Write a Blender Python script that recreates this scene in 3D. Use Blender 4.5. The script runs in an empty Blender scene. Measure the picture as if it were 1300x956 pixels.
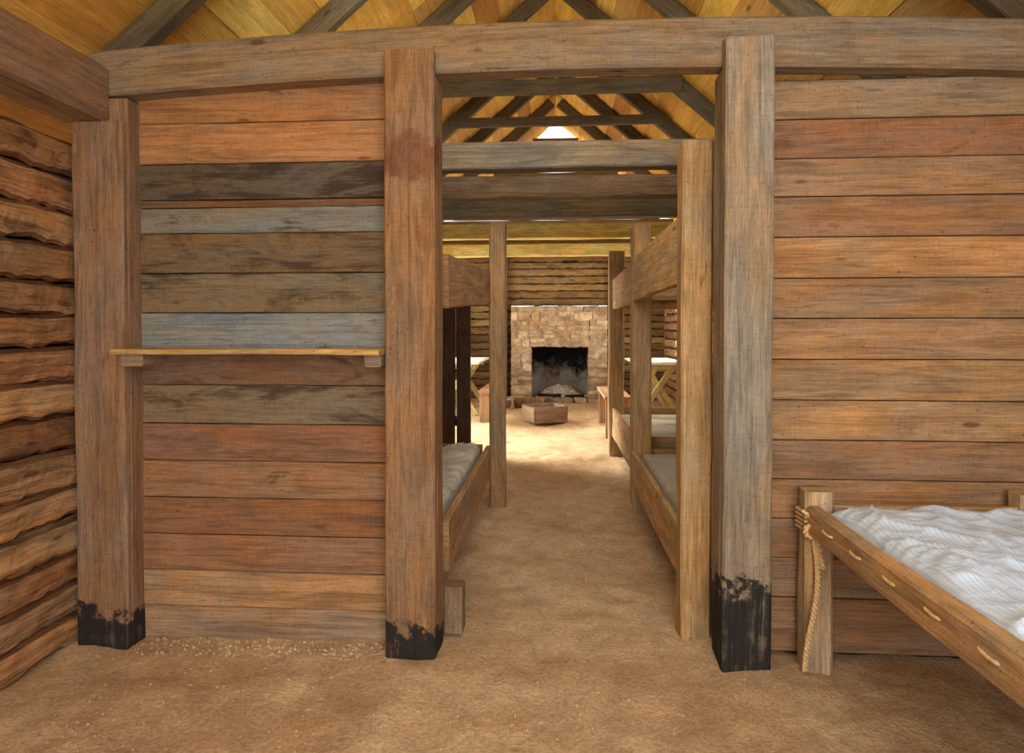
import bpy, math, random
from mathutils import Vector, noise, Matrix
random.seed(7)
scene = bpy.context.scene
scene.view_settings.view_transform = 'Standard'
scene.view_settings.look = 'None'
EYE = 1.4

def lin(c, k=1.0):
    out = []
    for v in c[:3]:
        v = v/255.0
        v = v/12.92 if v <= 0.04045 else ((v+0.055)/1.055)**2.4
        out.append(min(1.0, v*k))
    return out

# ------------------------------------------------------------ materials
def newmat(name):
    m = bpy.data.materials.new(name); m.use_nodes = True
    nt = m.node_tree; nt.nodes.clear()
    out = nt.nodes.new('ShaderNodeOutputMaterial')
    b = nt.nodes.new('ShaderNodeBsdfPrincipled')
    nt.links.new(b.outputs[0], out.inputs[0])
    b.inputs['Roughness'].default_value = 0.85
    b.inputs['Specular IOR Level'].default_value = 0.2
    return m, nt, b

def N(nt, t, **kw):
    n = nt.nodes.new(t)
    for k, v in kw.items(): setattr(n, k, v)
    return n
def math_(nt, op, a, b=None, c=None, clamp=False):
    n = N(nt, 'ShaderNodeMath', operation=op); n.use_clamp = clamp
    for i, x in enumerate((a, b, c)):
        if x is None: continue
        if isinstance(x, (int, float)): n.inputs[i].default_value = x
        else: nt.links.new(x, n.inputs[i])
    return n.outputs[0]
def maprange(nt, v, a, b, c, d, smooth=True):
    n = N(nt, 'ShaderNodeMapRange'); n.interpolation_type = 'SMOOTHSTEP' if smooth else 'LINEAR'
    nt.links.new(v, n.inputs[0])
    for i, x in enumerate((a, b, c, d)): n.inputs[i+1].default_value = x
    return n.outputs[0]
def noise_(nt, vec, scale, detail=5, rough=0.6, dist=0.0):
    n = N(nt, 'ShaderNodeTexNoise'); nt.links.new(vec, n.inputs['Vector'])
    n.inputs['Scale'].default_value = scale; n.inputs['Detail'].default_value = detail
    n.inputs['Roughness'].default_value = rough; n.inputs['Distortion'].default_value = dist
    return n.outputs['Fac']
def mapping(nt, vec, s):
    n = N(nt, 'ShaderNodeMapping'); nt.links.new(vec, n.inputs['Vector']); n.inputs['Scale'].default_value = s
    return n.outputs[0]
def mixc(nt, f, a, b, mode='MIX'):
    n = N(nt, 'ShaderNodeMix', data_type='RGBA', blend_type=mode)
    if isinstance(f, (int, float)): n.inputs[0].default_value = f
    else: nt.links.new(f, n.inputs[0])
    for i, x in ((6, a), (7, b)):
        if isinstance(x, (list, tuple)): n.inputs[i].default_value = (*x[:3], 1)
        else: nt.links.new(x, n.inputs[i])
    return n.outputs[2]
def bump_(nt, b, h, strength, dist):
    n = N(nt, 'ShaderNodeBump'); nt.links.new(h, n.inputs['Height'])
    n.inputs['Strength'].default_value = strength; n.inputs['Distance'].default_value = dist
    nt.links.new(n.outputs[0], b.inputs['Normal'])

def make_wood(name, rough_sawn=0.5, grain=1.0, band=None, specks=True, drift=1.0):
    m, nt, b = newmat(name)
    uv = N(nt, 'ShaderNodeUVMap'); uv.uv_map = 'UVMap'
    at = N(nt, 'ShaderNodeAttribute', attribute_name='tint')
    ch = N(nt, 'ShaderNodeAttribute', attribute_name='char')
    g1 = noise_(nt, mapping(nt, uv.outputs[0], (1.3, 30, 1)), 1.0, 6, 0.68, 1.6)
    g2 = noise_(nt, mapping(nt, uv.outputs[0], (9, 190, 1)), 1.0, 3, 0.7, 0.2)
    saw = noise_(nt, mapping(nt, uv.outputs[0], (120, 9.0, 1)), 1.0, 4, 0.75, 1.2)
    big = noise_(nt, mapping(nt, uv.outputs[0], (2.6, 8, 1)), 1.0, 6, 0.68, 0.8)
    hue = noise_(nt, mapping(nt, uv.outputs[0], (1.7, 4.5, 1)), 1.0, 4, 0.6, 0.4)
    v1 = maprange(nt, g1, 0.3, 0.7, 1-0.32*grain, 1+0.24*grain)
    v2 = maprange(nt, g2, 0.3, 0.7, 0.82, 1.14)
    v3 = maprange(nt, saw, 0.35, 0.65, 1-0.14*rough_sawn, 1+0.12*rough_sawn)
    v4 = maprange(nt, big, 0.3, 0.7, 1-0.24*grain, 1+.2*grain)
    v = math_(nt, 'MULTIPLY', math_(nt, 'MULTIPLY', v1, v2), math_(nt, 'MULTIPLY', v3, v4))
    cv = N(nt, 'ShaderNodeCombineColor')
    for i in range(3): nt.links.new(v, cv.inputs[i])
    col = mixc(nt, 1.0, at.outputs['Color'], cv.outputs[0], 'MULTIPLY')
    hf = maprange(nt, hue, 0.35, 0.65, 0, 1)
    hm = mixc(nt, hf, (1+.07*drift, 1-.06*drift, 1-.22*drift), (1-.08*drift, 1.0, 1+.16*drift))
    col = mixc(nt, 1.0, col, hm, 'MULTIPLY')
    st = maprange(nt, math_(nt, 'ADD', math_(nt, 'MULTIPLY', big, 0.6), math_(nt, 'MULTIPLY', g1, 0.4)), 0.36, 0.66, 0, 1, False)
    thr = math_(nt, 'SUBTRACT', st, math_(nt, 'SUBTRACT', 0.98, math_(nt, 'MULTIPLY', at.outputs['Alpha'], 0.85)))
    sm = maprange(nt, thr, 0.0, 0.50, 0, 0.85)
    col = mixc(nt, sm, col, lin((48, 36, 28)))
    vo = N(nt, 'ShaderNodeTexVoronoi'); nt.links.new(mapping(nt, uv.outputs[0], (1.7, 5.2, 1)), vo.inputs['Vector'])
    vo.inputs['Scale'].default_value = 1.0
    kn = maprange(nt, vo.outputs['Distance'], 0.04, 0.085, 0.75, 0)
    col = mixc(nt, kn, col, mixc(nt, 1.0, col, (0.3, 0.22, 0.17), 'MULTIPLY'))
    if specks:
        sp = noise_(nt, mapping(nt, uv.outputs[0], (60, 110, 1)), 1.0, 1, 0.5)
        col = mixc(nt, maprange(nt, sp, 0.68, 0.74, 0, 0.6), col, lin((45, 28, 18)))
    geo = N(nt, 'ShaderNodeNewGeometry'); sx = N(nt, 'ShaderNodeSeparateXYZ'); nt.links.new(geo.outputs['Position'], sx.inputs[0])
    cn = noise_(nt, geo.outputs['Position'], 9, 7, 0.72)
    cz = math_(nt, 'SUBTRACT', cn, 0.5)
    if band:
        zb = math_(nt, 'ADD', sx.outputs[2], math_(nt, 'MULTIPLY', cz, 0.45))
        bm = math_(nt, 'MULTIPLY', maprange(nt, zb, band[0], band[0]+.09, 0, 1), maprange(nt, zb, band[1]-.07, band[1], 1, 0))
        bm = math_(nt, 'MULTIPLY', bm, maprange(nt, big, .36, .6, .1, .7))
        col = mixc(nt, bm, col, lin((96, 46, 30)))
    zz = math_(nt, 'ADD', sx.outputs[2], math_(nt, 'MULTIPLY', cz, 0.5))
    cm = maprange(nt, math_(nt, 'SUBTRACT', ch.outputs['Fac'], zz), 0.0, 0.04, 0, 1)
    scuff = maprange(nt, math_(nt, 'ADD', math_(nt, 'MULTIPLY', g1, .5), math_(nt, 'MULTIPLY', cn, .5)), .50, .64, .95, .5)
    col = mixc(nt, math_(nt, 'MULTIPLY', cm, scuff), col, lin((32, 32, 34)))
    nt.links.new(col, b.inputs['Base Color'])
    h = math_(nt, 'ADD', math_(nt, 'MULTIPLY', g1, 0.6), math_(nt, 'ADD', math_(nt, 'MULTIPLY', g2, 0.35), math_(nt, 'MULTIPLY', saw, 0.25*rough_sawn)))
    bump_(nt, b, h, 0.7, 0.012)
    return m
WOOD = make_wood('rough_sawn_wood', 0.5)
WOODB = make_wood('rough_sawn_wood_stained', 0.6, band=(2.0, 2.25))
ROOFW = make_wood('roof_board_wood', 0.2, 0.6, specks=False, drift=.6)
BARK = make_wood('waney_log_wood', 0.1, 1.6)

def make_stone():
    m, nt, b = newmat('field_stone')
    at = N(nt, 'ShaderNodeAttribute', attribute_name='tint')
    geo = N(nt, 'ShaderNodeNewGeometry')
    n1 = noise_(nt, geo.outputs['Position'], 6, 8, 0.7)
    n2 = noise_(nt, geo.outputs['Position'], 40, 4, 0.6)
    v = math_(nt, 'MULTIPLY', maprange(nt, n1, 0.3, 0.7, 0.55, 1.3), maprange(nt, n2, 0.3, 0.7, 0.85, 1.1))
    cv = N(nt, 'ShaderNodeCombineColor')
    for i in range(3): nt.links.new(v, cv.inputs[i])
    nt.links.new(mixc(nt, 1.0, at.outputs['Color'], cv.outputs[0], 'MULTIPLY'), b.inputs['Base Color'])
    bump_(nt, b, n1, 0.8, 0.04)
    return m
STONE = make_stone()

def make_soot():
    m, nt, b = newmat('sooty_stone')
    geo = N(nt, 'ShaderNodeNewGeometry'); sx = N(nt, 'ShaderNodeSeparateXYZ'); nt.links.new(geo.outputs['Position'], sx.inputs[0])
    n = noise_(nt, geo.outputs['Position'], 3.4, 7, 0.65, .5)
    z = math_(nt, 'ADD', sx.outputs[2], math_(nt, 'MULTIPLY', math_(nt, 'SUBTRACT', n, .5), 1.5))
    f = maprange(nt, z, 0.25, 0.8, 1, 0)
    col = mixc(nt, f, lin((26, 24, 23)), lin((160, 152, 142)))
    nt.links.new(col, b.inputs['Base Color']); b.inputs['Roughness'].default_value = .95
    bump_(nt, b, n, .6, .04)
    return m
SOOT = make_soot()

def make_dirt():
    m, nt, b = newmat('packed_dirt')
    geo = N(nt, 'ShaderNodeNewGeometry'); P = geo.outputs['Position']
    a = noise_(nt, P, 0.9, 6, 0.65, 0.6); c = noise_(nt, P, 6, 8, 0.72, .4); d = noise_(nt, P, 60, 4, 0.75)
    col = mixc(nt, maprange(nt, a, 0.35, 0.65, 0, 1), lin((196, 160, 120)), lin((220, 190, 150)))
    v = math_(nt, 'MULTIPLY', maprange(nt, c, 0.3, 0.7, 0.82, 1.14), maprange(nt, d, 0.3, 0.7, 0.78, 1.16))
    cv = N(nt, 'ShaderNodeCombineColor')
    for i in range(3): nt.links.new(v, cv.inputs[i])
    col = mixc(nt, 1.0, col, cv.outputs[0], 'MULTIPLY')
    sp = noise_(nt, P, 34, 3, 0.6)
    col = mixc(nt, maprange(nt, sp, 0.64, 0.74, 0, 0.45), col, lin((130, 100, 74)))
    nt.links.new(col, b.inputs['Base Color']); b.inputs['Roughness'].default_value = 0.95
    h = math_(nt, 'ADD', math_(nt, 'MULTIPLY', c, 0.9), math_(nt, 'MULTIPLY', d, 0.35))
    bump_(nt, b, h, 0.75, 0.04)
    return m
DIRT = make_dirt()

def make_cloth(name, base, stripe, soil, lw=.4):
    m, nt, b = newmat(name)
    uv = N(nt, 'ShaderNodeUVMap'); uv.uv_map = 'UVMap'
    sx = N(nt, 'ShaderNodeSeparateXYZ'); nt.links.new(uv.outputs[0], sx.inputs[0])
    s = math_(nt, 'FRACT', math_(nt, 'MULTIPLY', sx.outputs[0], 62.0))
    line = math_(nt, 'MULTIPLY', math_(nt, 'LESS_THAN', s, 0.3), lw)
    n = noise_(nt, uv.outputs[0], 5, 5, 0.6)
    col = mixc(nt, line, lin(base), lin(stripe))
    col = mixc(nt, maprange(nt, n, 0.4, 0.8, 0, 0.5), col, lin(soil))
    nt.links.new(col, b.inputs['Base Color'])
    bump_(nt, b, noise_(nt, uv.outputs[0], 9, 6, 0.6, 0.9), 0.4, 0.025)
    return m
CLOTH = make_cloth('striped_ticking', (218, 236, 255), (150, 176, 218), (194, 208, 224), .32)
CLOTHG = make_cloth('grey_ticking', (190, 184, 170), (138, 140, 142), (146, 130, 108), .35)

def plain(name, c, rough=0.9, c2=None, sc=12, metal=0):
    m, nt, b = newmat(name)
    geo = N(nt, 'ShaderNodeNewGeometry')
    n = noise_(nt, geo.outputs['Position'], sc, 6, 0.65)
    nt.links.new(mixc(nt, maprange(nt, n, 0.35, 0.65, 0, 1), lin(c), lin(c2 or c)), b.inputs['Base Color'])
    b.inputs['Roughness'].default_value = rough; b.inputs['Metallic'].default_value = metal
    bump_(nt, b, n, 0.4, 0.01)
    return m
ROPE = plain('hemp_rope', (238, 206, 154), 0.9, (206, 168, 116), 120)
ASH = plain('wood_ash', (214, 208, 200), 1.0, (150, 144, 136), 18)
CHARM = plain('charred_wood', (22, 20, 19), 0.9, (60, 54, 50), 20)
MORTAR = plain('clay_mortar', (176, 150, 120), 0.95, (144, 120, 94), 10)

# ------------------------------------------------------------ mesh builder
class MB:
    def __init__(s):
        s.v = []; s.f = []; s.uv = []; s.t = []; s.c = []; s.sm = []
    def face(s, idx, uvs, tint, char, smooth=False):
        s.f.append(idx); s.uv.append(uvs); s.t.append(tint); s.c.append(char); s.sm.append(smooth)
    def beam(s, p0, p1, w, h, tint, stain=0.0, char=-1, up=(0, 0, 1), seg=None, jit=0.004, cham=0.006,
             bow=0.0, log=False, var=0.08, uo=None, freq=1.2, slab=False):
        p0 = Vector(p0); p1 = Vector(p1); L = (p1-p0).length; d = (p1-p0)/L
        side = d.cross(Vector(up)).normalized(); upv = side.cross(d).normalized()
        if seg is None: seg = max(2, min(60, int(L/0.22)))
        if slab:
            # split slab: fairly flat tight face with ragged bark edges
            prof = [(.46, -.22), (.48, .16), (.42, .38), (.10, .52), (-.5, .52), (-.5, .2), (-.5, -.3), (-.2, -.50), (.28, -.50), (.42, -.40)]
            prof = [(a*w, b*h) for a, b in prof]
        elif log:
            K = 10; prof = [(0.5*math.cos(2*math.pi*k/K), 0.5*math.sin(2*math.pi*k/K)) for k in range(K)]
            prof = [(a*w, b*h) for a, b in prof]
        else:
            a, b, c = w/2, h/2, min(cham, w*0.3, h*0.3)
            prof = [(a, -b+c), (a, b-c), (a-c, b), (-a+c, b), (-a, b-c), (-a, -b+c), (-a+c, -b), (a-c, -b)]
        K = len(prof); sd = random.random()*500; U = uo if uo is not None else random.random()*80
        V = (random.random()*40) if uo is None else uo*0.37
        per = [0]
        for k in range(K):
            q, r = prof[k], prof[(k+1) % K]; per.append(per[-1]+math.hypot(q[0]-r[0], q[1]-r[1]))
        f_ = 1+random.uniform(-var, var)
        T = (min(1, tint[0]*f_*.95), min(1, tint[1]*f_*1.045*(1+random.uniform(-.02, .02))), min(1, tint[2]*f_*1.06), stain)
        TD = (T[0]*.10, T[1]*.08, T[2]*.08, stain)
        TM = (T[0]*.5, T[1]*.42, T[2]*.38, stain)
        base = len(s.v)
        NZ = lambda t, f, o, k: noise.noise(Vector((t*L*f, sd+o, k)))
        for i in range(seg+1):
            t = i/seg; P = p0+d*(L*t)+upv*(bow*4*t*(1-t))
            for k, (a, b) in enumerate(prof):
                if slab:
                    low = k in (7, 8, 9)
                    wv = (NZ(t, 1.8, 3, 0)*.8+NZ(t, 5, 5, 0)*.9+NZ(t, 13, 7, 0)*.8+NZ(t, 26, 8, 0)*.5)*jit*(1.0 if low else .3)
                    n2 = wv+NZ(t, 11, 11, k*3.1)*jit*.35
                    n1 = (NZ(t, 1.6, 13, 0)*.6+NZ(t, 3.5, 17, k*2.2)*.8+NZ(t, 13, 19, k*2.2)*.5)*jit
                else:
                    kk = k if log else ((k+1)//2) % 4
                    n1 = NZ(t, freq*1.7, 0, kk*7.3)*jit*1.6
                    n2 = NZ(t, freq*1.7, 50, kk*7.3+3)*jit*1.6
                    if log:
                        n1 += NZ(t, 6, 9, kk*3.3)*jit*0.7; n2 += NZ(t, 6, 29, kk*3.3)*jit*0.7
                s.v.append(P+side*(a+n1)+upv*(b+n2))
        for i in range(seg):
            u0 = U+L*i/seg; u1 = U+L*(i+1)/seg
            for k in range(K):
                k2 = (k+1) % K
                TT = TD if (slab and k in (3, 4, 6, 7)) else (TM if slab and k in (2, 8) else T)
                s.face((base+i*K+k, base+i*K+k2, base+(i+1)*K+k2, base+(i+1)*K+k),
                       ((u0, V+per[k]), (u0, V+per[k+1]), (u1, V+per[k+1]), (u1, V+per[k])), TT, char, log)
        for (i, rev) in ((0, False), (seg, True)):
            idx = [base+i*K+k for k in range(K)]; uvs = [(U+prof[k][0]*.4, V+prof[k][1]*1.0) for k in range(K)]
            if not rev: idx.reverse(); uvs.reverse()
            s.face(tuple(idx), tuple(uvs), T, char)
    def obj(s, name, mat, parent=None, **props):
        me = bpy.data.meshes.new(name)
        lo = Vector([min(v[i] for v in s.v) for i in range(3)]); hi = Vector([max(v[i] for v in s.v) for i in range(3)])
        org = Vector(((lo.x+hi.x)/2, (lo.y+hi.y)/2, lo.z))
        if parent is not None: org = Vector((0, 0, 0))
        me.from_pydata([tuple(v-org) for v in s.v], [], s.f)
        me.uv_layers.new(name='UVMap')
        me.color_attributes.new('tint', 'FLOAT_COLOR', 'CORNER')
        me.attributes.new('char', 'FLOAT', 'FACE')
        uvs = []; cols = []
        for fi, f in enumerate(s.f):
            for k in range(len(f)):
                uvs.extend(s.uv[fi][k]); cols.extend(s.t[fi])
        me.uv_layers['UVMap'].data.foreach_set('uv', uvs)
        me.attributes['tint'].data.foreach_set('color', cols)
        me.attributes['char'].data.foreach_set('value', [float(c) for c in s.c])
        me.polygons.foreach_set('use_smooth', s.sm)
        me.materials.append(mat)
        me.update()
        o = bpy.data.objects.new(name, me); scene.collection.objects.link(o)
        if parent is not None:
            o.parent = parent; o.matrix_parent_inverse = Matrix.Translation(-parent.location)
        else: o.location = org
        for k, v in props.items(): o[k] = v
        return o

def empty(name, loc, label, category, **props):
    o = bpy.data.objects.new(name, None); scene.collection.objects.link(o); o.location = loc
    o.empty_display_size = 0.1
    o['label'] = label; o['category'] = category
    for k, v in props.items(): o[k] = v
    return o

def one(name, mat, label, category, group=None, parent=None, **kw):
    mb = MB(); mb.beam(**kw)
    p = {}
    if label: p['label'] = label
    if category: p['category'] = category
    if group: p['group'] = group
    return mb.obj(name, mat, parent, **p)

# ------------------------------------------------------------ floor
def rawmesh(name, verts, faces, mat, smooth=True, **props):
    me = bpy.data.meshes.new(name); me.from_pydata(verts, [], faces); me.materials.append(mat)
    for p in me.polygons: p.use_smooth = smooth
    me.update()
    o = bpy.data.objects.new(name, me); scene.collection.objects.link(o)
    for k, v in props.items(): o[k] = v
    return o
def floor_z(x, y):
    z = noise.noise(Vector((x*.9, y*.9, 3)))*0.022+noise.noise(Vector((x*3, y*2.4, 9)))*0.018+noise.noise(Vector((x*8, y*7, 1)))*0.010+noise.noise(Vector((x*20, y*20, 1)))*0.004
    return z-0.014
vs = []; fs = []
nx, ny = 170, 560
for j in range(ny+1):
    for i in range(nx+1):
        x = -2.4+4.8*i/nx; y = -3.0+16.6*j/ny
        vs.append((x, y, floor_z(x, y)))
for j in range(ny):
    for i in range(nx):
        a = j*(nx+1)+i; fs.append((a, a+1, a+nx+2, a+nx+1))
rawmesh('floor', vs, fs, DIRT, kind='structure', label='packed brown dirt floor, worn and uneven', )
rawmesh('ground', [(-25, -25, -.06), (25, -25, -.06), (25, 35, -.06), (-25, 35, -.06)], [(0, 1, 2, 3)], DIRT, kind='structure')

# ------------------------------------------------------------ log side walls
LOGC = [(192, 142, 96), (170, 118, 78), (198, 152, 106), (152, 108, 74), (182, 128, 84), (164, 122, 84)]
LOGB = [(158, 124, 80), (140, 106, 68), (166, 134, 88), (126, 98, 66)]
def log_course(mb, p0, p1, h, k=1.0, depth=0.10, stain=None, pal=LOGC):
    mb.beam(p0, p1, depth, h, lin(random.choice(pal), k), stain=random.uniform(.45, .8) if stain is None else stain,
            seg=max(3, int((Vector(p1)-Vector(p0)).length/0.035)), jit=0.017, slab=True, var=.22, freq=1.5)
def side_wall(name, X, openings, ztop=2.24, y0=-2.0, y1=13.0, label=''):
    mb = MB(); z = -.02
    sgn = 1 if X < 0 else -1
    while z < ztop:
        h = random.uniform(.135, .17)
        segs = [(y0, y1)]
        for (a, b, za, zb) in openings:
            if za < z+h*.5 < zb:
                ns = []
                for (s0, s1) in segs:
                    if b <= s0 or a >= s1: ns.append((s0, s1)); continue
                    if a > s0: ns.append((s0, a))
                    if b < s1: ns.append((b, s1))
                segs = ns
        tl = random.uniform(-.01, .008)
        for (s0, s1) in segs:
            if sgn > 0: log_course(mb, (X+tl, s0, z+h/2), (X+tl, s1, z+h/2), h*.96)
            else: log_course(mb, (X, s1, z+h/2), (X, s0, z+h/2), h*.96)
            mb.beam((X-sgn*.05, s0, z+h/2), (X-sgn*.05, s1, z+h/2), .03, h*1.01, lin((30, 22, 16)), seg=2, jit=0)  # dark backing added so the gaps between slabs look dark
        z += h
    return mb.obj(name, BARK, kind='structure', label=label)
side_wall('wall_left', -2.19, [(7.25, 10.1, -1, 2.05), (10.5, 11.6, .9, 1.9)], label='wall of waney-edged orange-brown half logs')  # second opening added to let light into the rear room
side_wall('wall_right', 2.21, [(7.6, 8.9, .9, 2.0), (10.3, 11.6, .9, 1.9)], label='wall of waney-edged orange-brown half logs')  # both openings added to let side light in

for nm, a, b, za, zb in (('wall_back', -2.18, 2.18, 1.88, 2.95), ('wall_back_left', -2.18, -.895, -.03, 1.87), ('wall_back_right', 1.045, 2.18, -.03, 1.87)):
    mb = MB(); z = za
    while z < zb-.03:
        h = random.uniform(.13, .16)
        log_course(mb, (a, 12.92, z+h/2), (b, 12.92, z+h/2), h, 0.95, pal=LOGB)
        mb.beam((a, 12.98, z+h/2), (b, 12.98, z+h/2), .03, h*1.01, lin((30, 22, 16)), seg=2, jit=0)  # same added dark backing to darken the gaps
        z += h
    mb.obj(nm, BARK, kind='structure', label='log wall around the stone fireplace')

# side plates
for X in (-2.08, 2.14):
    for ya, yb in ((-2.0, 2.708), (2.95, 9.68)):
        one('wall_plate', WOOD, 'heavy rough-sawn brown timber plate on top of the log wall', 'beam', up=(0, 0, 1),
            p0=(X, ya, 2.435), p1=(X, yb, 2.435), w=.22, h=.24, tint=lin((150, 114, 86)), stain=.3, cham=.014, jit=.003)

# ------------------------------------------------------------ partition planks
def K2z(y, f): return EYE+(418-y)*f
L_b = [(104, 154, (160, 114, 76), .45), (154, 206, (168, 120, 80), .32), (206, 252, (112, 98, 82), .9), (252, 262, (124, 88, 60), .55),
       (262, 295, (136, 124, 108), .65), (295, 346, (132, 106, 78), .84), (346, 397, (138, 118, 92), .8), (397, 446, (134, 132, 128), .52),
       (446, 490, (128, 94, 70), .6), (490, 540, (148, 122, 92), .8), (540, 588, (142, 98, 70), .5), (588, 636, (150, 108, 76), .46),
       (636, 684, (144, 98, 68), .55), (684, 731, (148, 104, 74), .45), (731, 778, (168, 128, 92), .32), (778, 840, (164, 130, 100), .26)]
mb = MB()
for i, (a, b, c, st) in enumerate(L_b):
    z1 = K2z(a, .00353); z0 = K2z(b, .00353)
    z0 = max(z0, -.03); yy = 2.815+random.uniform(0, .005)
    mb.beam((-1.9, yy, (z0+z1)/2), (-.715, yy, (z0+z1)/2), .03, (z1-z0)-.004, lin(c, 1.1), stain=st, jit=.0016, cham=.003, var=.05, freq=2.0)
mb.beam((-1.885, 2.845, 1.22), (-.725, 2.845, 1.22), .015, 2.5, lin((50, 36, 26)), jit=0, seg=2)  # added dark sheet: stops light leaking through and darkens the joints
mb.obj('wall_middle_left', WOOD, kind='structure', label='partition wall of multicoloured weathered horizontal planks')
R_b = [98, 148, 198, 247, 299, 352, 404, 457, 510, 562, 613, 664, 716, 768, 840]
R_c = [(152, 124, 96), (144, 100, 72), (154, 116, 82), (148, 108, 76), (168, 124, 84), (152, 112, 78), (162, 120, 82), (162, 120, 80), (166, 126, 86),
       (150, 108, 76), (160, 118, 82), (152, 112, 80), (158, 118, 86), (156, 118, 88)]
R_s = [.55, .5, .38, .45, .3, .42, .34, .38, .3, .5, .36, .48, .42, .42]
mb = MB()
for i in range(14):
    z1 = K2z(R_b[i], .0033); z0 = max(-.03, K2z(R_b[i+1], .0033)); yy = 2.815+random.uniform(0, .005)
    mb.beam((.875, yy, (z0+z1)/2), (2.14, yy, (z0+z1)/2), .03, (z1-z0)-.004, lin(R_c[i], 1.12), stain=R_s[i], jit=.0008, cham=.003, var=.04)
mb.beam((.89, 2.845, 1.22), (2.14, 2.845, 1.22), .015, 2.5, lin((50, 36, 26)), jit=0, seg=2)  # added dark sheet behind the right planks, blocks light and darkens joints
mb.obj('wall_middle_right', WOOD, kind='structure', label='partition wall of sawn orange-brown horizontal planks')

# posts of the partition (front slab laps over the beam, rear part stops beneath it)
def post(x0, x1, y0, y1, ysplit, zfront, zrear, tint, stain, char, label, mat=None):
    mb = MB(); uo = random.random()*50; cx = (x0+x1)/2
    mb.beam((cx, (ysplit+y1)/2, -.03), (cx, (ysplit+y1)/2, zrear), (x1-x0)*.995, y1-ysplit, lin(tint), stain, char, up=(0, 1, 0), uo=uo+3, jit=.003, cham=.008, var=0)
    mb.beam((cx, (y0+ysplit)/2, -.03), (cx, (y0+ysplit)/2, zfront), x1-x0, ysplit-y0+.002, lin(tint), stain, char, up=(0, 1, 0), uo=uo, jit=.003, cham=.008, var=0)
    mb.obj('timber_post', mat or WOOD, label=label, category='post')
post(-2.125, -1.89, 2.68, 2.88, 2.715, 2.31, 2.42, (148, 112, 84), .42, .16, 'square rough-sawn corner post with charred black foot')
post(-.722, -.508, 2.66, 2.86, 2.712, 2.575, 2.48, (154, 114, 80), .48, .14, 'square reddish-brown doorway post with charred foot', WOODB)
post(.69, .885, 2.66, 2.86, 2.712, 2.585, 2.48, (156, 134, 110), .38, .37, 'weathered greyish doorway post with broad black charred foot')

# cross beam, cambered
one('cross_beam', WOOD, 'long cambered rough-sawn timber beam over the plank partition', 'beam',
    p0=(-2.06, 2.77, 2.53), p1=(2.13, 2.77, 2.53), w=.11, h=.205, tint=lin((146, 120, 94)), stain=.46, bow=.072, cham=.012, jit=.003, seg=40, freq=.5)

# shelf
sh = empty('wall_shelf', (-1.27, 2.7, 1.25), 'thin pale wooden shelf board fixed across the plank wall', 'shelf')
one('shelf_board', WOOD, None, None, parent=sh, p0=(-1.885, 2.685, 1.305), p1=(-.725, 2.685, 1.305), w=.2, h=.022, tint=lin((208, 164, 104)), stain=0)
for x in (-1.82, -.765):
    one('bracket', WOOD, 'small wooden cleat', None, parent=sh, p0=(x, 2.63, 1.265), p1=(x, 2.795, 1.265), w=.1 if x < -1 else .07, h=.05, tint=lin((148, 120, 92)))

# ------------------------------------------------------------ roof
SL = .87; HB = EYE+3.22
mb = MB()
nrm = math.hypot(1, SL)
for sgn in (-1, 1):
    s = 0.0; total = 2.85*nrm; kk = 0
    while s < total:
        w = random.uniform(.2, .27); kk += 1
        x = (s+w/2)/nrm; z = HB-SL*x+(.012 if kk % 2 else 0)
        up = Vector((sgn*SL, 0, 1)).normalized()
        y = -2.2
        while y < 9.9:
            L = random.uniform(2.8, 5.0); y2 = min(10.0, y+L)
            c = random.choice([(220, 172, 82), (204, 150, 70), (226, 182, 94), (188, 134, 64), (210, 158, 76), (172, 118, 60), (196, 146, 86)])
            mb.beam((sgn*x, y, z+.02), (sgn*x, y2+.001, z+.02), w+.02, .02, lin(c), stain=random.choice([.0, .15, .35]), up=up, seg=4, jit=.0006, cham=.003, var=.16)
            y = y2
        s += w
mb.obj('ceiling', ROOFW, kind='structure', label='pitched roof of yellow-orange sawn boards')
FR = [-.5, .9, 1.92, 2.97, 3.9, 4.88, 5.86, 6.82, 7.8, 8.8]
for Y in FR:
    for sgn in (-1, 1):
        up = Vector((sgn*SL, 0, 1)).normalized(); H = HB-.085
        xa, xb = .05, 2.24
        one('rafter', WOOD, 'dark brown roof rafter under sawn boards', 'rafter', 'roof rafters', p0=(sgn*xa, Y, H-SL*xa-.0), p1=(sgn*xb, Y, H-SL*xb),
            w=.08, h=.12, up=up, tint=lin((98, 82, 62)), stain=.4)
    if Y > 3.5:
        hz = EYE+2.18; hx = (HB-.085-hz)/SL-.0
        one('collar_tie', WOOD, 'dark horizontal collar tie nailed between rafters', 'collar tie', 'roof collar ties', p0=(-hx-.02, Y-.07, hz), p1=(hx+.02, Y-.07, hz),
            w=.04, h=.14 if Y < 6 else .10, tint=lin((92, 76, 58)), stain=.3)
for Y, c in ((4.40, (114, 98, 82)), (5.36, (130, 104, 80)), (6.3, (120, 104, 80)), (7.75, (196, 170, 98)), (9.6, (200, 174, 102))):  # two far beams tinted yellow: warm light put into their colour
    one('tie_beam', WOOD, 'heavy horizontal tie beam spanning the bunk hall', 'beam', 'tie beams', p0=(-1.965, Y, EYE+1.18), p1=(2.025, Y, EYE+1.18),
        w=.14, h=.18, tint=lin(c), stain=.3, jit=.006, cham=.01)
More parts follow.
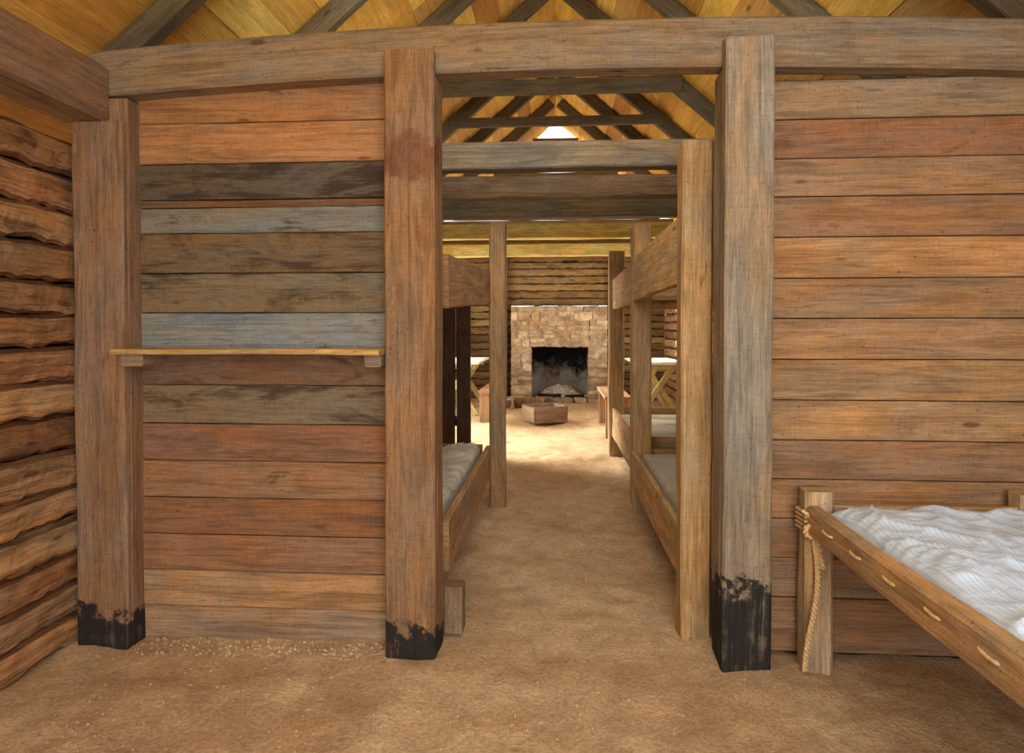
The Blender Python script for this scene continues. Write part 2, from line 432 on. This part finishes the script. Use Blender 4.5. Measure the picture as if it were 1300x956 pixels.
# gable with triangular light opening
mb = MB(); z = EYE+1.3
while z < EYE+2.90:
    z2 = min(z+.18, EYE+2.90); hx = (HB-.02-z2)/SL
    mb.beam((-hx, 9.76, (z+z2)/2), (hx, 9.76, (z+z2)/2), .03, z2-z-.005, lin((130, 104, 68)), stain=.3)
    z = z2
mb.obj('wall_gable', WOOD, kind='structure', label='plank gable with small triangular opening')
mb = MB(); x = -2.2
while x < 2.2:
    w = .2
    mb.beam((x+w/2, 9.8, 2.99), (x+w/2, 13.6, 2.99), w-.001, .03, lin(random.choice([(206, 170, 96), (190, 152, 84)])), stain=.1, jit=.001)
    x += w
mb.obj('ceiling_rear', ROOFW, kind='structure', label='flat board ceiling above the hearth room')

# ------------------------------------------------------------ bunks
def mattress(name, x0, x1, y0, y1, z0, th, label, amp=.02, seed=0, mat=None, edge=.05, crease=.45):
    nx = max(16, int((x1-x0)/.014)); ny = max(20, int((y1-y0)/.014)); vs = []
    def S(u, v):
        x = x0+(x1-x0)*u; y = y0+(y1-y0)*v
        du = min(u, 1-u)*(x1-x0); dv = min(v, 1-v)*(y1-y0)
        e = min(1, du/edge); g = min(1, dv/edge)
        r = math.sqrt(max(0, 1-(1-e)**2))*math.sqrt(max(0, 1-(1-g)**2))
        fold = abs(noise.noise(Vector((x*2.2+seed, y*2.8, seed))))*amp*1.6
        wx = x+.12*noise.noise(Vector((x*3, y*3, 7+seed))); wy = y+.12*noise.noise(Vector((x*3, y*3, 17+seed)))
        fold2 = (1-abs(noise.noise(Vector((wx*5+wy*2, wy*3-wx*1.5+seed, 4)))))**8*amp*crease
        fold2 += (1-abs(noise.noise(Vector((wx*9-wy*5, wy*8+wx*3+seed, 14)))))**8*amp*crease*.5
        fold3 = noise.noise(Vector((x*1.3, y*1.1, seed+9)))*amp*1.4
        return x, y, z0+th*.15+(th*.85+fold3-fold+fold2-amp*.4)*r
    for j in range(ny+1):
        for i in range(nx+1):
            x, y, z = S(i/nx, j/ny); vs.append((x, y, max(z, z0+.01)))
    fs = []
    for j in range(ny):
        for i in range(nx):
            a = j*(nx+1)+i; fs.append((a, a+1, a+nx+2, a+nx+1))
    ring = [i for i in range(nx+1)]+[j*(nx+1)+nx for j in range(1, ny+1)]+[ny*(nx+1)+i for i in range(nx-1, -1, -1)]+[j*(nx+1) for j in range(ny-1, 0, -1)]
    rb = []
    for r in ring:
        rb.append(len(vs)); vs.append((vs[r][0], vs[r][1], z0))
    for k in range(len(ring)):
        k2 = (k+1) % len(ring); fs.append((ring[k2], ring[k], rb[k], rb[k2]))
    fs.append(tuple(reversed(rb)))
    o = rawmesh(name, vs, fs, mat or CLOTHG, label=label, category='mattress')
    me = o.data; uvl = me.uv_layers.new(name='UVMap')
    for l in me.loops:
        co = me.vertices[l.vertex_index].co; uvl.data[l.index].uv = (co.x+.015*noise.noise(Vector((co.x*4, co.y*4, 2))), co.y+co.z)
    return o

def bunk(x0, x1, y0, y1, hall, label, tint, pts, up_z=(1.62, 1.95), lo_z=(.20, .45), slope=None, slat_tint=(190, 154, 110)):
    E = empty('bunk_bed', ((x0+x1)/2, (y0+y1)/2, 0), label, 'bunk bed')
    t = lin(tint)
    for (px, py, w, top) in pts:
        one('post', WOOD, None, None, parent=E, p0=(px, py, -.02), p1=(px, py, top), w=w, h=.12, up=(0, 1, 0), tint=t, stain=.38, jit=.006, cham=.01)
    hx = x0 if hall < 0 else x1
    ox = x1 if hall < 0 else x0
    sg = 1 if hall < 0 else -1
    for (za, zb, nm) in ((*up_z, 'upper'), (*lo_z, 'lower')):
        for xx in (hx+sg*(.05 if hall < 0 else .028), ox-sg*.05):
            d0 = 0
            if slope and nm == 'upper': d0 = slope
            one('side_rail', WOOD, None, None, parent=E, p0=(xx, y0+.07, (za+zb)/2-d0), p1=(xx, y1-.06, (za+zb)/2), w=.04, h=zb-za, tint=lin(tint, 1.08), stain=.28, jit=.003)
        for yy in (y0+.02, y1-.02):
            d1 = slope if (slope and nm == 'upper' and yy < (y0+y1)/2) else 0
            one('end_board', WOOD, None, None, parent=E, p0=(x0+.08, yy, (za+zb)/2-d1), p1=(x1-.08, yy, (za+zb)/2-d1), w=.035, h=zb-za, tint=t, stain=.2)
        mb = MB(); y = y0+.12
        zs = zb-.08 if nm == 'lower' else (za+.1-(slope or 0))
        while y < y1-.12:
            mb.beam((x0+.075, y, zs), (x1-.075, y, zs), .075, .02, lin(slat_tint), stain=0, seg=2)
            y += .125
        mb.obj('slats', WOOD, E, label='pale slats')
    return E
bunk(.565, 1.85, 2.98, 5.08, -1, 'tall rough wooden bunk bed beside the doorway post', (192, 150, 104),
     [(.64, 2.99, .14, 2.25), (.675, 5.05, .14, 2.22), (1.80, 2.99, .1, 2.2), (1.80, 5.05, .1, 2.2)])
bunk(.60, 1.85, 5.2, 7.2, -1, 'rough wooden bunk bed with bare pale slats', (186, 148, 104),
     [(.675, 5.21, .13, 2.2), (.675, 7.15, .17, 2.26), (1.80, 5.21, .1, 2.2), (1.80, 7.15, .1, 2.2)], lo_z=(.22, .53), slat_tint=(255, 250, 236))
bunk(-1.9, -.5, 2.95, 5.08, 1, 'rough wooden bunk bed with low rail behind the partition', (160, 122, 86),
     [(-.455, 5.05, .13, 2.24), (-.64, 2.98, .1, 2.2), (-1.85, 2.99, .1, 2.2), (-1.85, 5.05, .1, 2.2)], up_z=(1.6, 1.86), lo_z=(.23, .48), slope=.1, slat_tint=(180, 140, 96))
mattress('mattress', .66, 1.74, 3.1, 4.95, .39, .07, 'dull grey-beige striped mattress on the lower bunk', .014, 3)
mattress('mattress', -1.78, -.575, 3.1, 4.93, .415, .09, 'crumpled grey-beige striped mattress on the lower bunk', .028, 8, crease=.8)
one('wood_block', WOOD, 'short squared wooden block standing under the bunk rail', 'wood block', p0=(-.47, 2.93, 0), p1=(-.47, 2.93, .215), w=.085, h=.1, up=(0, 1, 0), tint=lin((156, 122, 88)), stain=.3)

# ------------------------------------------------------------ open door leaf
D = empty('door_1', (-2.04, 7.2, 0), 'dark brown plank door standing open into the hall', 'door', kind='structure')
mb = MB(); x = -2.03
while x < -.98:
    mb.beam((x+.09, 7.2+random.uniform(-.008, .008), .04), (x+.09, 7.2, 2.1), .165, .03, lin((84, 62, 48)), stain=.45, up=(0, 1, 0)); x += .18
mb.obj('door_leaf', WOOD, D)
for z in (.35, 1.75): one('ledge', WOOD, None, None, parent=D, p0=(-2.0, 7.235, z), p1=(-.98, 7.235, z), w=.03, h=.12, tint=lin((84, 62, 48)))

# ------------------------------------------------------------ rope bed
RB = empty('rope_bed', (1.5, 1.7, 0), 'low wooden rope-strung bed frame with lashed corner post', 'bed')
bt = lin((192, 152, 110))
PX, PY, PX2 = 1.08, 2.715, 1.925
for (x, y) in ((PX, PY), (PX2, PY), (PX, .62), (PX2, .62)):
    one('leg', WOOD, None, None, parent=RB, p0=(x, y, -.02), p1=(x, y, .735), w=.115, h=.09, up=(0, 1, 0), tint=lin((192, 156, 118)), stain=.25, cham=.012, jit=.005)
for x in (1.05, PX2):
    one('side_rail', WOOD, None, None, parent=RB, p0=(x, .69, .622), p1=(x, 2.665, .622), w=.06, h=.115, tint=bt, stain=.22, jit=.006, cham=.012)
for y in (PY, .62):
    one('end_rail', WOOD, None, None, parent=RB, p0=(1.14, y, .622), p1=(1.865, y, .622), w=.06, h=.11, tint=bt)
def rope(name, pts, rad, parent, **props):
    cu = bpy.data.curves.new(name, 'CURVE'); cu.dimensions = '3D'; cu.bevel_depth = rad; cu.bevel_resolution = 3; cu.resolution_u = 6
    for P in pts:
        sp = cu.splines.new('NURBS'); sp.points.add(len(P)-1)
        for i, p in enumerate(P): sp.points[i].co = (*p, 1)
        sp.use_endpoint_u = True; sp.order_u = 3
    cu.materials.append(ROPE)
    tmp = bpy.data.objects.new('tmp', cu); scene.collection.objects.link(tmp)
    bpy.context.view_layer.update()
    dg = bpy.context.evaluated_depsgraph_get()
    me = bpy.data.meshes.new_from_object(tmp.evaluated_get(dg)); bpy.data.objects.remove(tmp)
    for p in me.polygons: p.use_smooth = True
    o = bpy.data.objects.new(name, me); scene.collection.objects.link(o)
    if not me.materials: me.materials.append(ROPE)
    if parent is not None:
        o.parent = parent; o.matrix_parent_inverse = Matrix.Translation(-parent.location)
    for k, v in props.items(): o[k] = v
    return o
P = []
y = .85
while y < 2.55:
    P.append([(1.03, y, .627), (1.018, y+.005, .629), (1.0165, y+.03, .627), (1.0165, y+.05, .629), (1.018, y+.075, .630), (1.03, y+.08, .629)])
    y += .225
for yy in [0.8+.115*i for i in range(16)]: P.append([(1.065, yy, .609), (1.5, yy, .582), (1.9, yy, .609)])
for xx in [1.16+.12*i for i in range(6)]: P.append([(xx, .65, .607), (xx, 1.6, .592), (xx, 2.69, .607)])
rope('rope_lacing', P, .005, RB, label='tan hemp rope laced through the rail')
W = []
def sq(z, o=.067):
    cx, cy = PX, PY
    return [(cx-o, cy-o+.014, z), (cx, cy-o+.012, z+.003), (cx+o, cy-o+.014, z+.006), (cx+o, cy+o-.014, z+.01), (cx-o, cy+o-.014, z+.014), (cx-o, cy, z+.018), (cx-o, cy-o+.014, z+.02)]
for z in (.562, .58, .598, .616, .634): W.append(sq(z))
fy = PY-.054
def twist(path, n, turns, r):
    out = []
    for ph in (0, math.pi):
        t_ = []
        for i in range(n):
            t = i/(n-1); p = path(t); a = t*turns+ph
            t_.append((p[0]+r*math.cos(a), p[1]+r*math.sin(a)*.7, p[2]+r*math.sin(a)*.3))
        out.append(t_)
    return out
W += twist(lambda t: (1.005+.13*t, fy-.014, .665-.12*t), 30, 24, .006)
W += twist(lambda t: (1.035+.026*math.sin(t*6.28), fy-.026, .585+.026*math.cos(t*6.28)), 30, 26, .006)
W += twist(lambda t: (1.045+.018*math.sin(t*5)-.012*t, fy-.014-.014*math.sin(t*3), .565-t*.555), 110, 95, .0065)
W += twist(lambda t: (1.05+.035*t, fy-.014, .57-t*.14), 24, 20, .0055)
rope('rope_lashing', W, .0068, RB, label='twisted pale rope wound round the post with hanging tail')
mattress('mattress', 1.09, 1.865, .74, 2.645, .622, .085, 'rumpled white blue-striped mattress on the rope bed', .028, 21, mat=CLOTH, edge=.08, crease=.75)

# ------------------------------------------------------------ fireplace
FP = empty('fireplace', (.07, 12.8, 0), 'rough fieldstone fireplace with blackened open hearth', 'fireplace')
OX0, OX1, OZ = -.47, .65, 1.05
FX0, FX1, FZ = -.88, 1.03, 1.86
def stone_box(mb, x0, x1, y0, y1, z0, z1, col, rnd=1.0):
    n = 4; sd = random.random()*100; idx = {}
    c = Vector(((x0+x1)/2, (y0+y1)/2, (z0+z1)/2)); hx, hy, hz = (x1-x0)/2, (y1-y0)/2, (z1-z0)/2
    tl = random.uniform(-.06, .06)
    def vert(i, j, k):
        key = (i, j, k)
        if key in idx: return idx[key]
        p = Vector((i/n*2-1, j/n*2-1, k/n*2-1))
        m = sorted([abs(p.x), abs(p.y), abs(p.z)])
        r = 1-rnd*(.05*(m[1]**6)+.06*(m[0]**6))
        q = Vector((p.x*hx*r, p.y*hy*r, p.z*hz*r+p.x*hx*tl))
        q += Vector((noise.noise(q*6+Vector((sd, 0, 0))), noise.noise(q*6+Vector((0, sd, 0))), noise.noise(q*6+Vector((0, 0, sd)))))*.026
        idx[key] = len(mb.v); mb.v.append(c+q); return idx[key]
    T = (*col, 0)
    for a in range(n):
        for b in range(n):
            for f in (((a, b, 0), (a, b+1, 0), (a+1, b+1, 0), (a+1, b, 0)), ((a, b, n), (a+1, b, n), (a+1, b+1, n), (a, b+1, n)),
                      ((a, 0, b), (a+1, 0, b), (a+1, 0, b+1), (a, 0, b+1)), ((a, n, b), (a, n, b+1), (a+1, n, b+1), (a+1, n, b)),
                      ((0, a, b), (0, a, b+1), (0, a+1, b+1), (0, a+1, b)), ((n, a, b), (n, a+1, b), (n, a+1, b+1), (n, a, b+1))):
                mb.face(tuple(vert(*q) for q in f), ((0, 0),)*4, T, -1, False)
SC = [(198, 172, 138), (184, 156, 122), (172, 146, 114), (206, 182, 146), (166, 142, 114), (190, 158, 118), (182, 160, 132), (172, 138, 102)]
mb = MB(); z = 0.0
while z < FZ-.03:
    h = random.uniform(.09, .2); h = min(h, FZ-z)
    if z < OZ < z+h+.05: h = OZ-z if OZ-z > .05 else h
    runs = [(FX0, OX0), (OX1, FX1)] if z+.01 < OZ else [(FX0, FX1)]
    for a, b in runs:
        x = a
        while x < b-.02:
            w = random.uniform(.12, .42)
            if b-(x+w) < .1: w = b-x
            d = random.uniform(-.02, .02); dz = random.uniform(-.008, .008)
            if h > .15 and random.random() < .4:
                stone_box(mb, x+.002, x+w-.002, 12.62+d, 12.98, z+.002, z+h*.5, lin(random.choice(SC)))
                stone_box(mb, x+.002, x+w-.002, 12.62-d, 12.98, z+h*.51, z+h, lin(random.choice(SC)))
            else:
                stone_box(mb, x+.002, x+w-.002, 12.62+d, 12.98, z+.002+dz, z+h-.002+dz, lin(random.choice(SC)))
            x += w
    z += h
mb.obj('stone_surround', STONE, FP)
def boxes(name, mat, parent, bl, **props):
    mb = MB()
    for (x0, x1, y0, y1, z0, z1) in bl:
        mb.beam(((x0+x1)/2, y0, (z0+z1)/2), ((x0+x1)/2, y1, (z0+z1)/2), x1-x0, z1-z0, (.5, .5, .5), jit=.002, seg=3)
    return mb.obj(name, mat, parent, **props)
boxes('mortar', MORTAR, FP, [(FX0+.01, OX0-.01, 12.64, 12.96, 0, FZ-.01), (OX1+.01, FX1-.01, 12.64, 12.96, 0, FZ-.01), (OX0-.03, OX1+.03, 12.64, 12.96, OZ+.01, FZ-.01)])
boxes('firebox', SOOT, FP, [(OX0-.1, OX1+.1, 13.50, 13.6, 0, 1.6), (OX0-.12, OX0-.0, 12.95, 13.55, 0, 1.6), (OX1, OX1+.12, 12.95, 13.55, 0, 1.6), (OX0-.1, OX1+.1, 12.95, 13.55, 1.2, 1.3)])
mb = MB(); x = -.95
while x < 1.0:
    w = random.uniform(.2, .4); stone_box(mb, x, min(1.08, x+w)-.01, 12.2, 12.6, -.02, .07, lin(random.choice(SC))); x += w
mb.obj('hearth', STONE, FP)
vs = []; fs = []; n = 24
for j in range(n+1):
    for i in range(n+1):
        u = i/n*2-1; v = j/n*2-1; r = max(0, 1-u*u)*max(0, 1-v*v)
        vs.append((.09+u*.5, 13.2+v*.22, .012+r*.24+noise.noise(Vector((u*4, v*4, 2)))*.06*r))
for j in range(n):
    for i in range(n):
        a = j*(n+1)+i; fs.append((a, a+1, a+n+2, a+n+1))
rawmesh('ash_pile', vs, fs, ASH, label='heap of grey wood ash inside the fireplace', category='ash', kind='stuff')
for (p0, p1, r) in (((-.35, 12.93, .05), (.12, 12.91, .05), .09), ((.2, 12.9, .045), (.58, 12.94, .045), .08)):
    one('charred_log', CHARM, 'burnt blackened log lying on ash in the fireplace', 'log', 'burnt firewood', p0=p0, p1=p1, w=r, h=r, tint=(.1, .1, .1), log=True, jit=.012)

for x in (-1.02, 1.16):
    one('timber_post', WOOD, 'slim dark post standing beside the stone fireplace', 'post', p0=(x, 12.75, 0), p1=(x, 12.75, 2.9), w=.12, h=.12, up=(0, 1, 0), tint=lin((128, 102, 70)), stain=.35)

# ------------------------------------------------------------ crate, bench, tables
def crate(cx, cy, w, d, h, rot, label):
    E = empty('wooden_crate', (cx, cy, 0), label, 'crate')
    R = Matrix.Rotation(rot, 3, 'Z')
    def q(x, y, z): v = R @ Vector((x, y, z)); return (cx+v.x, cy+v.y, z)
    t = lin((148, 120, 92))
    one('side_panel', WOOD, None, None, parent=E, p0=q(-w/2, -d/2, h/2+.02), p1=q(w/2, -d/2, h/2+.02), w=.02, h=h, tint=t, stain=.3)
    one('side_panel', WOOD, None, None, parent=E, p0=q(-w/2, d/2, h/2+.02), p1=q(w/2, d/2, h/2+.02), w=.02, h=h, tint=t, stain=.3)
    for s in (-1, 1):
        one('end_panel', WOOD, None, None, parent=E, p0=q(s*(w/2+.012), -d/2, h/2+.02), p1=q(s*(w/2+.012), d/2, h/2+.02), w=.022, h=h*.95, tint=t, stain=.3)
    one('bottom', WOOD, None, None, parent=E, p0=q(-w/2, 0, .015), p1=q(w/2, 0, .015), w=d-.03, h=.02, tint=lin((120, 90, 60)))
crate(-.16, 9.6, .5, .46, .24, .45, 'open low grey-brown wooden box on the dirt floor before the hearth')

def trestle(cx, cy, w, l, h, label, top):
    E = empty('trestle_table', (cx, cy, 0), label, 'table')
    mb = MB(); nb = 4
    for i in range(nb):
        x = cx-w/2+w*(i+.5)/nb
        mb.beam((x, cy-l/2, h), (x, cy+l/2, h), w/nb-.006, .04, lin(top), stain=0)
    mb.obj('table_top', WOOD, E)
    for s in (-1, 1):
        y = cy+s*(l/2-.2)
        for k in (-1, 1):
            one('leg', WOOD, None, None, parent=E, p0=(cx+k*w*.42, y+k*.03, 0), p1=(cx-k*w*.30, y+k*.03, h-.03), w=.05, h=.09, up=(0, 0, 1), tint=lin((186, 160, 104)))
        one('cross_bar', WOOD, None, None, parent=E, p0=(cx-w*.4, y, h-.07), p1=(cx+w*.4, y, h-.07), w=.04, h=.08, tint=lin((176, 150, 98)))
trestle(1.66, 11.0, .78, 1.7, .86, 'pale trestle table with crossed legs beside log wall', (232, 222, 196))
trestle(-1.62, 11.0, .78, 1.7, .86, 'pale trestle table with crossed legs beside log wall', (232, 222, 196))
def bench(cx, cy, w, l, h, label, c):
    E = empty('wooden_bench', (cx, cy, 0), label, 'bench')
    one('seat', WOOD, None, None, parent=E, p0=(cx, cy-l/2, h), p1=(cx, cy+l/2, h), w=w, h=.045, tint=lin(c))
    for s in (-1, 1):
        one('leg', WOOD, None, None, parent=E, p0=(cx, cy+s*(l/2-.1), 0), p1=(cx, cy+s*(l/2-.1), h-.024), w=w*.9, h=.045, up=(0, 1, 0), tint=lin(c, .85))
bench(.80, 8.9, .34, 1.5, .52, 'plain plank bench standing along the bunks', (176, 134, 98))
bench(-1.02, 10.2, .26, 1.5, .46, 'plain plank bench near the hearth', (170, 128, 92))

for (x, y, s, c) in ((-.62, 11.5, .13, (128, 94, 72)), (-.9, 11.35, .11, (120, 100, 80)), (-.38, 11.85, .1, (150, 122, 94)), (-.1, 11.7, .1, (100, 86, 74))):
    mb = MB(); stone_box(mb, x-s, x+s, y-s*.7, y+s*.7, 0, s*1.2, lin(c), 3)
    mb.obj('hearth_stone', STONE, label='loose brown fieldstone lying before the fireplace', category='stone', group='loose hearth stones')
def grit(x0, x1, y0, y1, n, s1=.009):
    vs = []; fs = []
    for _ in range(n):
        x = random.uniform(x0, x1); y = random.uniform(y0, y1); s = random.uniform(.002, s1)
        z = floor_z(x, y)+s*.3; b = len(vs)
        for dx, dy, dz in ((1, 0, 0), (0, 1, 0), (-1, 0, 0), (0, -1, 0), (0, 0, .8), (0, 0, -.6)):
            vs.append((x+dx*s*random.uniform(.6, 1.3), y+dy*s*random.uniform(.6, 1.3), z+dz*s))
        fs.extend([(b, b+1, b+4), (b+1, b+2, b+4), (b+2, b+3, b+4), (b+3, b, b+4), (b+1, b, b+5), (b+2, b+1, b+5), (b+3, b+2, b+5), (b, b+3, b+5)])
    rawmesh('gravel', vs, fs, DIRT, False, kind='stuff', label='scattered clods and grit on the dirt floor', category='gravel')
grit(-1.85, .9, 1.3, 2.6, 1100); grit(-.38, .52, 3.0, 7.2, 220); grit(-1.86, -.74, 2.64, 2.79, 320, .014)

# ------------------------------------------------------------ lights
w = bpy.data.worlds.new('World'); scene.world = w; w.use_nodes = True
bg = w.node_tree.nodes['Background']; bg.inputs[0].default_value = (.93, .97, 1.0, 1); bg.inputs[1].default_value = 1.9
def area(name, loc, rot, sx, sy, e, col=(1, 1, 1)):
    l = bpy.data.lights.new(name, 'AREA'); l.shape = 'RECTANGLE'; l.size = sx; l.size_y = sy; l.energy = e; l.color = col
    o = bpy.data.objects.new(name, l); scene.collection.objects.link(o); o.location = loc; o.rotation_euler = [math.radians(a) for a in rot]; return o
sun = bpy.data.lights.new('sun', 'SUN'); sun.energy = 12; sun.angle = .4; sun.color = (1, .94, .82)
so = bpy.data.objects.new('sun', sun); scene.collection.objects.link(so)
so.rotation_euler = Vector((1, -.62, -.60)).to_track_quat('-Z', 'Y').to_euler()
area('doorway_light', (1.0, -2.2, 1.7), (82, 0, 6), 2.4, 2.0, 122, (.99, .99, 1.0))
area('front_overhead_fill', (.5, 1.1, 3.0), (0, 0, 0), 1.8, 1.4, 18, (1, .98, .95))  # added fill from above for the near floor, no fixture there
area('front_roof_fill', (-1.1, .9, 2.72), (180, 0, 0), 1.8, 2.6, 52, (.95, 1.0, .40))  # added uplight giving the front roof boards a yellow-green glow
area('hall_upper_fill', (0, 3.12, 3.05), (66, 0, 0), 2.2, .8, 34, (1, .93, .80))  # added fill hidden behind the cross beam, brightens the tie beams
area('hall_roof_fill', (0, 6.0, 2.9), (180, 0, 0), 2.4, 5.0, 14, (1, .80, .46))  # added warm uplight for the hall roof, no real source
area('hall_door_light', (-2.5, 8.65, 1.2), (90, 0, -90), 2.6, 1.8, 100, (1, .94, .82))
area('hall_right_fill', (2.5, 8.2, 1.45), (90, 0, 90), 1.3, 1.1, 55, (1, .94, .84))  # added fill at an invented right-hand opening
area('rear_side_fill', (-2.5, 11.05, 1.4), (90, 0, -90), 1.1, 1.0, 55, (1, .95, .86))  # added fill for the rear room, at an invented left opening
area('rear_side_fill', (2.5, 10.95, 1.4), (90, 0, 90), 1.3, 1.0, 55, (1, .95, .86))  # added rear fill, at an invented right opening

# ------------------------------------------------------------ camera
cd = bpy.data.cameras.new('Camera'); cam = bpy.data.objects.new('Camera', cd); scene.collection.objects.link(cam)
cam.location = (0, 0, EYE)
cam.rotation_euler = (math.radians(90-1.06), 0, math.radians(3.88))
cd.sensor_fit = 'HORIZONTAL'; cd.sensor_width = 36; cd.lens = 36*810/1300
cd.shift_y = -45/1300; cd.clip_start = .02
scene.camera = cam
